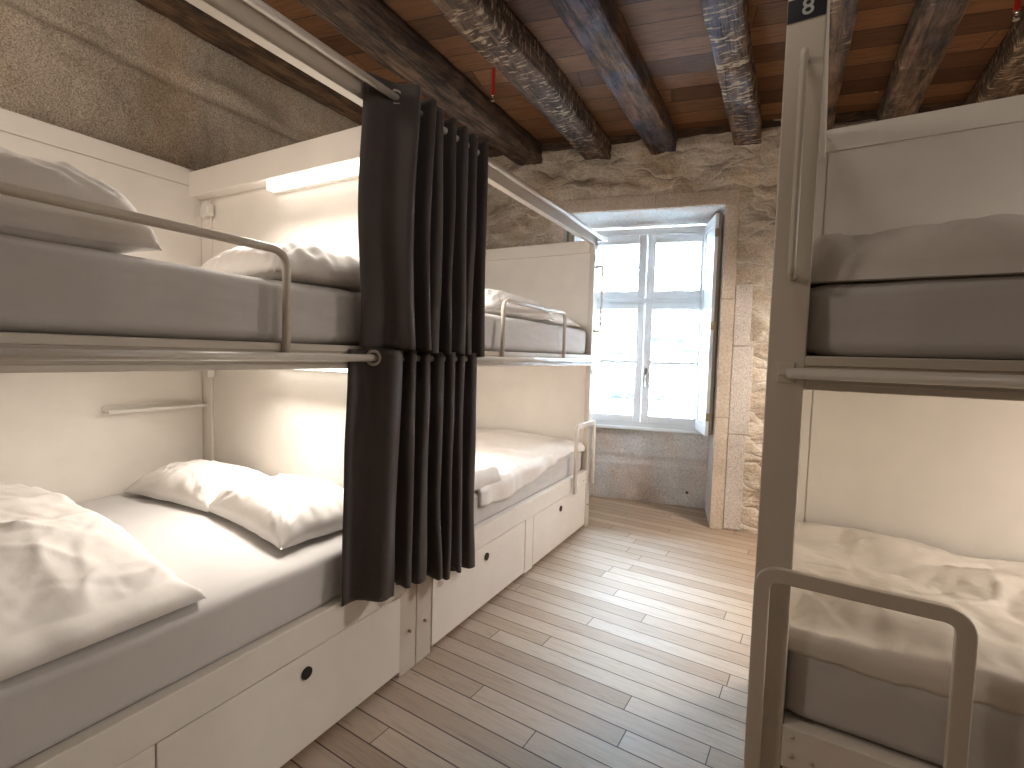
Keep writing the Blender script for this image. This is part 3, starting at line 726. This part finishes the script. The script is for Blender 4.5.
# ------------------------------------------------------------------ curtains
def catmull(P, n):
    out = []
    P = [Vector(p) for p in P]; Q = [P[0]*2-P[1]] + P + [P[-1]*2-P[-2]]
    for i in range(1, len(Q)-2):
        for k in range(n):
            t = k/n; a,b,c,d = Q[i-1],Q[i],Q[i+1],Q[i+2]
            out.append(.5*((2*b)+(c-a)*t+(2*a-5*b+4*c-d)*t*t+(3*b-a-3*c+d)*t**3))
    out.append(P[-1]); return out
def curtain(label, y0, ypan, y1, zt, zb0, zb1, xr, nf, seed, xmin, eye_at):
    # plan path: a wide first leaf crossing the rod, then tight folds
    P = [(xmin+.002,y0,0), (xr-.012,(y0+ypan)/2-.012,0), (xr+.045,ypan-.045,0), (xr+.064,ypan-.008,0), (xr+.045,ypan+.022,0)]
    yb = ypan+.03; st = (y1-yb)/nf
    for k in range(nf*8):
        th = k/8*2*PI; kk = k//8; am = (.047+.022*noise.noise(Vector((k*.09,seed,4)))); yy = yb+st*(k/8) + st*.16*math.sin(2*th+PI) + .020*noise.noise(Vector((k*.11,seed*3,0)))
        P.append((xr-.002-am*math.sin(th+.25), yy, 0))
    path = catmull(P, 4); n = len(path); nv = 46
    bm = bmesh.new(); G = []
    for i, p in enumerate(path):
        row = []; t = i/(n-1)
        zb = zb0+(zb1-zb0)*t
        for j in range(nv+1):
            q = j/nv; z = zt+(zb-zt)*q
            am = 1 + .55*q*noise.noise(Vector((t*9, q*1.2, seed)))
            x = xr+(p.x-xr)*am + .006*noise.noise(Vector((t*20, q*3, seed)))
            yy = p.y + q*(.055*noise.noise(Vector((t*6,q*1.5,seed+5)))) + (-.03*q*(1-t))
            k1 = 1-sm(.10,.16,t); x += k1*(.010*math.sin(t*130+seed)+.006*math.sin(t*61+q*2)); yy -= k1*.008*math.sin(t*130+seed)
            x = max(x, xmin)
            row.append(bm.verts.new((x, yy, z+.006*math.sin(t*31+seed)*q)))
        G.append(row)
    for i in range(n-1):
        for j in range(nv): bm.faces.new((G[i][j],G[i+1][j],G[i+1][j+1],G[i][j+1]))
    EY = [[tuple(v.co) for v in r_] for r_ in G]
    o = obj('curtain', bm, 'curtain', smooth=True)
    md = o.modifiers.new('thickness', 'SOLIDIFY'); md.thickness = .003; md.offset = 0
    tag(o, label, 'curtain', 'charcoal eyelet curtains')
    # eyelet rings where the cloth crosses the rod
    je = min(range(nv+1), key=lambda j: abs((zt+(zb0-zt)*j/nv)-eye_at)); row = [EY[i][je] for i in range(n)]
    for i in range(2, n-2):
        a, b = row[i-1], row[i]
        if (a[0]-xr)*(b[0]-xr) <= 0:
            d = Vector(row[i+1])-Vector(row[i-2]); d.z = 0; d.normalize(); ce = Vector((xr,(a[1]+b[1])/2,eye_at))
            bm = bmesh.new(); tube(bm, [ce+(d*math.cos(k*2*PI/28)+Vector((0,0,1))*math.sin(k*2*PI/28))*.024 for k in range(28)], .0068, 10, closed=True)
            tag(obj('eyelet', bm, 'rod', o, smooth=True), label='pale metal eyelet ring'); break
    return o
curtain('upper charcoal curtain bunched on the top rod between the two left bunks', 1.325, 1.50, 2.02, 2.385, 1.408, 1.388, -1.31, 6, 1.0, -1.368, 2.335)
curtain('lower charcoal curtain bunched under the upper one, above the left drawers', 1.27, 1.45, 2.01, 1.405, .47, .34, -1.336, 6, 3.0, -1.374, 1.375)

# ------------------------------------------------------------------ sprinklers on the ceiling
def sprinkler(loc, label):
    s = empty('sprinkler', loc, 0, label=label, cat='sprinkler', group='red pendant sprinklers')
    obj('pipe', tube(bmesh.new(), [(0,0,.20),(0,0,.065),(0,0,.06),(0,0,.03)], [.012,.012,.014,.013], 14), 'red', s, smooth=False)
    obj('head', tube(bmesh.new(), [(0,0,.03),(0,0,.022),(0,0,.018),(0,0,.012)], [.010,.010,.006,.006], 12), 'chrome', s)
    bm = bmesh.new()
    for a in (-1,1): tube(bm, [(a*.008,0,.018),(a*.010,0,.006),(a*.003,0,-.008)], .0022, 6)
    tube(bm, [(0,0,-.007),(0,0,-.010)], [.014,.014], 16)
    obj('deflector', bm, 'chrome', s)
    return s
sprinkler((-1.78,2.86,3.075), 'red sprinkler hanging between beams above the curtains')
sprinkler((.875,3.30,3.075), 'red sprinkler at the top right, beside the rightmost beam')

# ------------------------------------------------------------------ light
w = D.worlds.new('sky'); SC.world = w; w.use_nodes = True; nt = w.node_tree; bg = nt.nodes['Background']
bg.inputs['Color'].default_value = (.68,.85,1,1); bg.inputs['Strength'].default_value = 92.0
# added fill lights without fixtures, standing in for the room's own lighting
def lamp(name, loc, power, size, col):
    l = D.lights.new(name, 'AREA'); l.shape = 'DISK'; l.size = size; l.energy = power; l.color = col
    o = D.objects.new(name, l); link(o); o.location = loc; return o
lamp('rear_fill', (.6,-1.6,3.05), 2.5, .5, (1,.86,.72))  # weak warm fill added behind the camera, no real fixture there
gl = D.lights.new('aisle_fill', 'POINT'); gl.energy = 5.5; gl.shadow_soft_size = .14; gl.color = (1,.90,.80)  # invented point fill above the aisle, out of frame, brightens window frames and drawers
go = D.objects.new('aisle_fill', gl); link(go); go.location = (-.35,.95,2.85)
lamp('far_corner_fill', (.9,3.5,2.3), 52, .35, (1,.90,.81))  # unseen fill added behind the right bunk to brighten far wall, floor and niche
ul = D.lights.new('foot_end_fill', 'POINT'); ul.energy = 34; ul.shadow_soft_size = .15; ul.color = (1,.87,.74)  # made-up fill above the near bunk's foot, lifts the left wall and beams
uo = D.objects.new('foot_end_fill', ul); link(uo); uo.location = (-2.1,-.5,2.55)

# ------------------------------------------------------------------ camera
cam = D.cameras.new('camera'); co = D.objects.new('camera', cam); link(co); SC.camera = co
cam.sensor_width = 36; cam.lens = 495.4/1024*36; cam.clip_start = .02
P_, R_, Y_ = R(-3.344), R(1.599), R(28.85)
cp, sp, cr, sr = math.cos(P_), math.sin(P_), math.cos(R_), math.sin(R_)
r0 = Vector((1,0,0)); F0 = Vector((0,cp,sp)); u0 = Vector((0,-sp,cp))
Rv = r0*cr+u0*sr; Uv = -r0*sr+u0*cr; Rm = Matrix.Rotation(Y_,3,'Z')
Rv, Uv, F0 = Rm@Rv, Rm@Uv, Rm@F0
co.rotation_euler = Matrix((Rv,Uv,-F0)).transposed().to_euler(); co.location = (0,0,1.4)

vs_ = SC.view_settings; vs_.view_transform = 'Standard'; vs_.look = 'None'; vs_.exposure = 0.42; vs_.gamma = 1; vs_.use_curve_mapping = False
SC.cycles.use_denoising = True
SC.cycles.max_bounces = 8; SC.cycles.diffuse_bounces = 5; SC.cycles.transparent_max_bounces = 8
SC.cycles.caustics_reflective = False; SC.cycles.caustics_refractive = False; SC.cycles.sample_clamp_indirect = 0
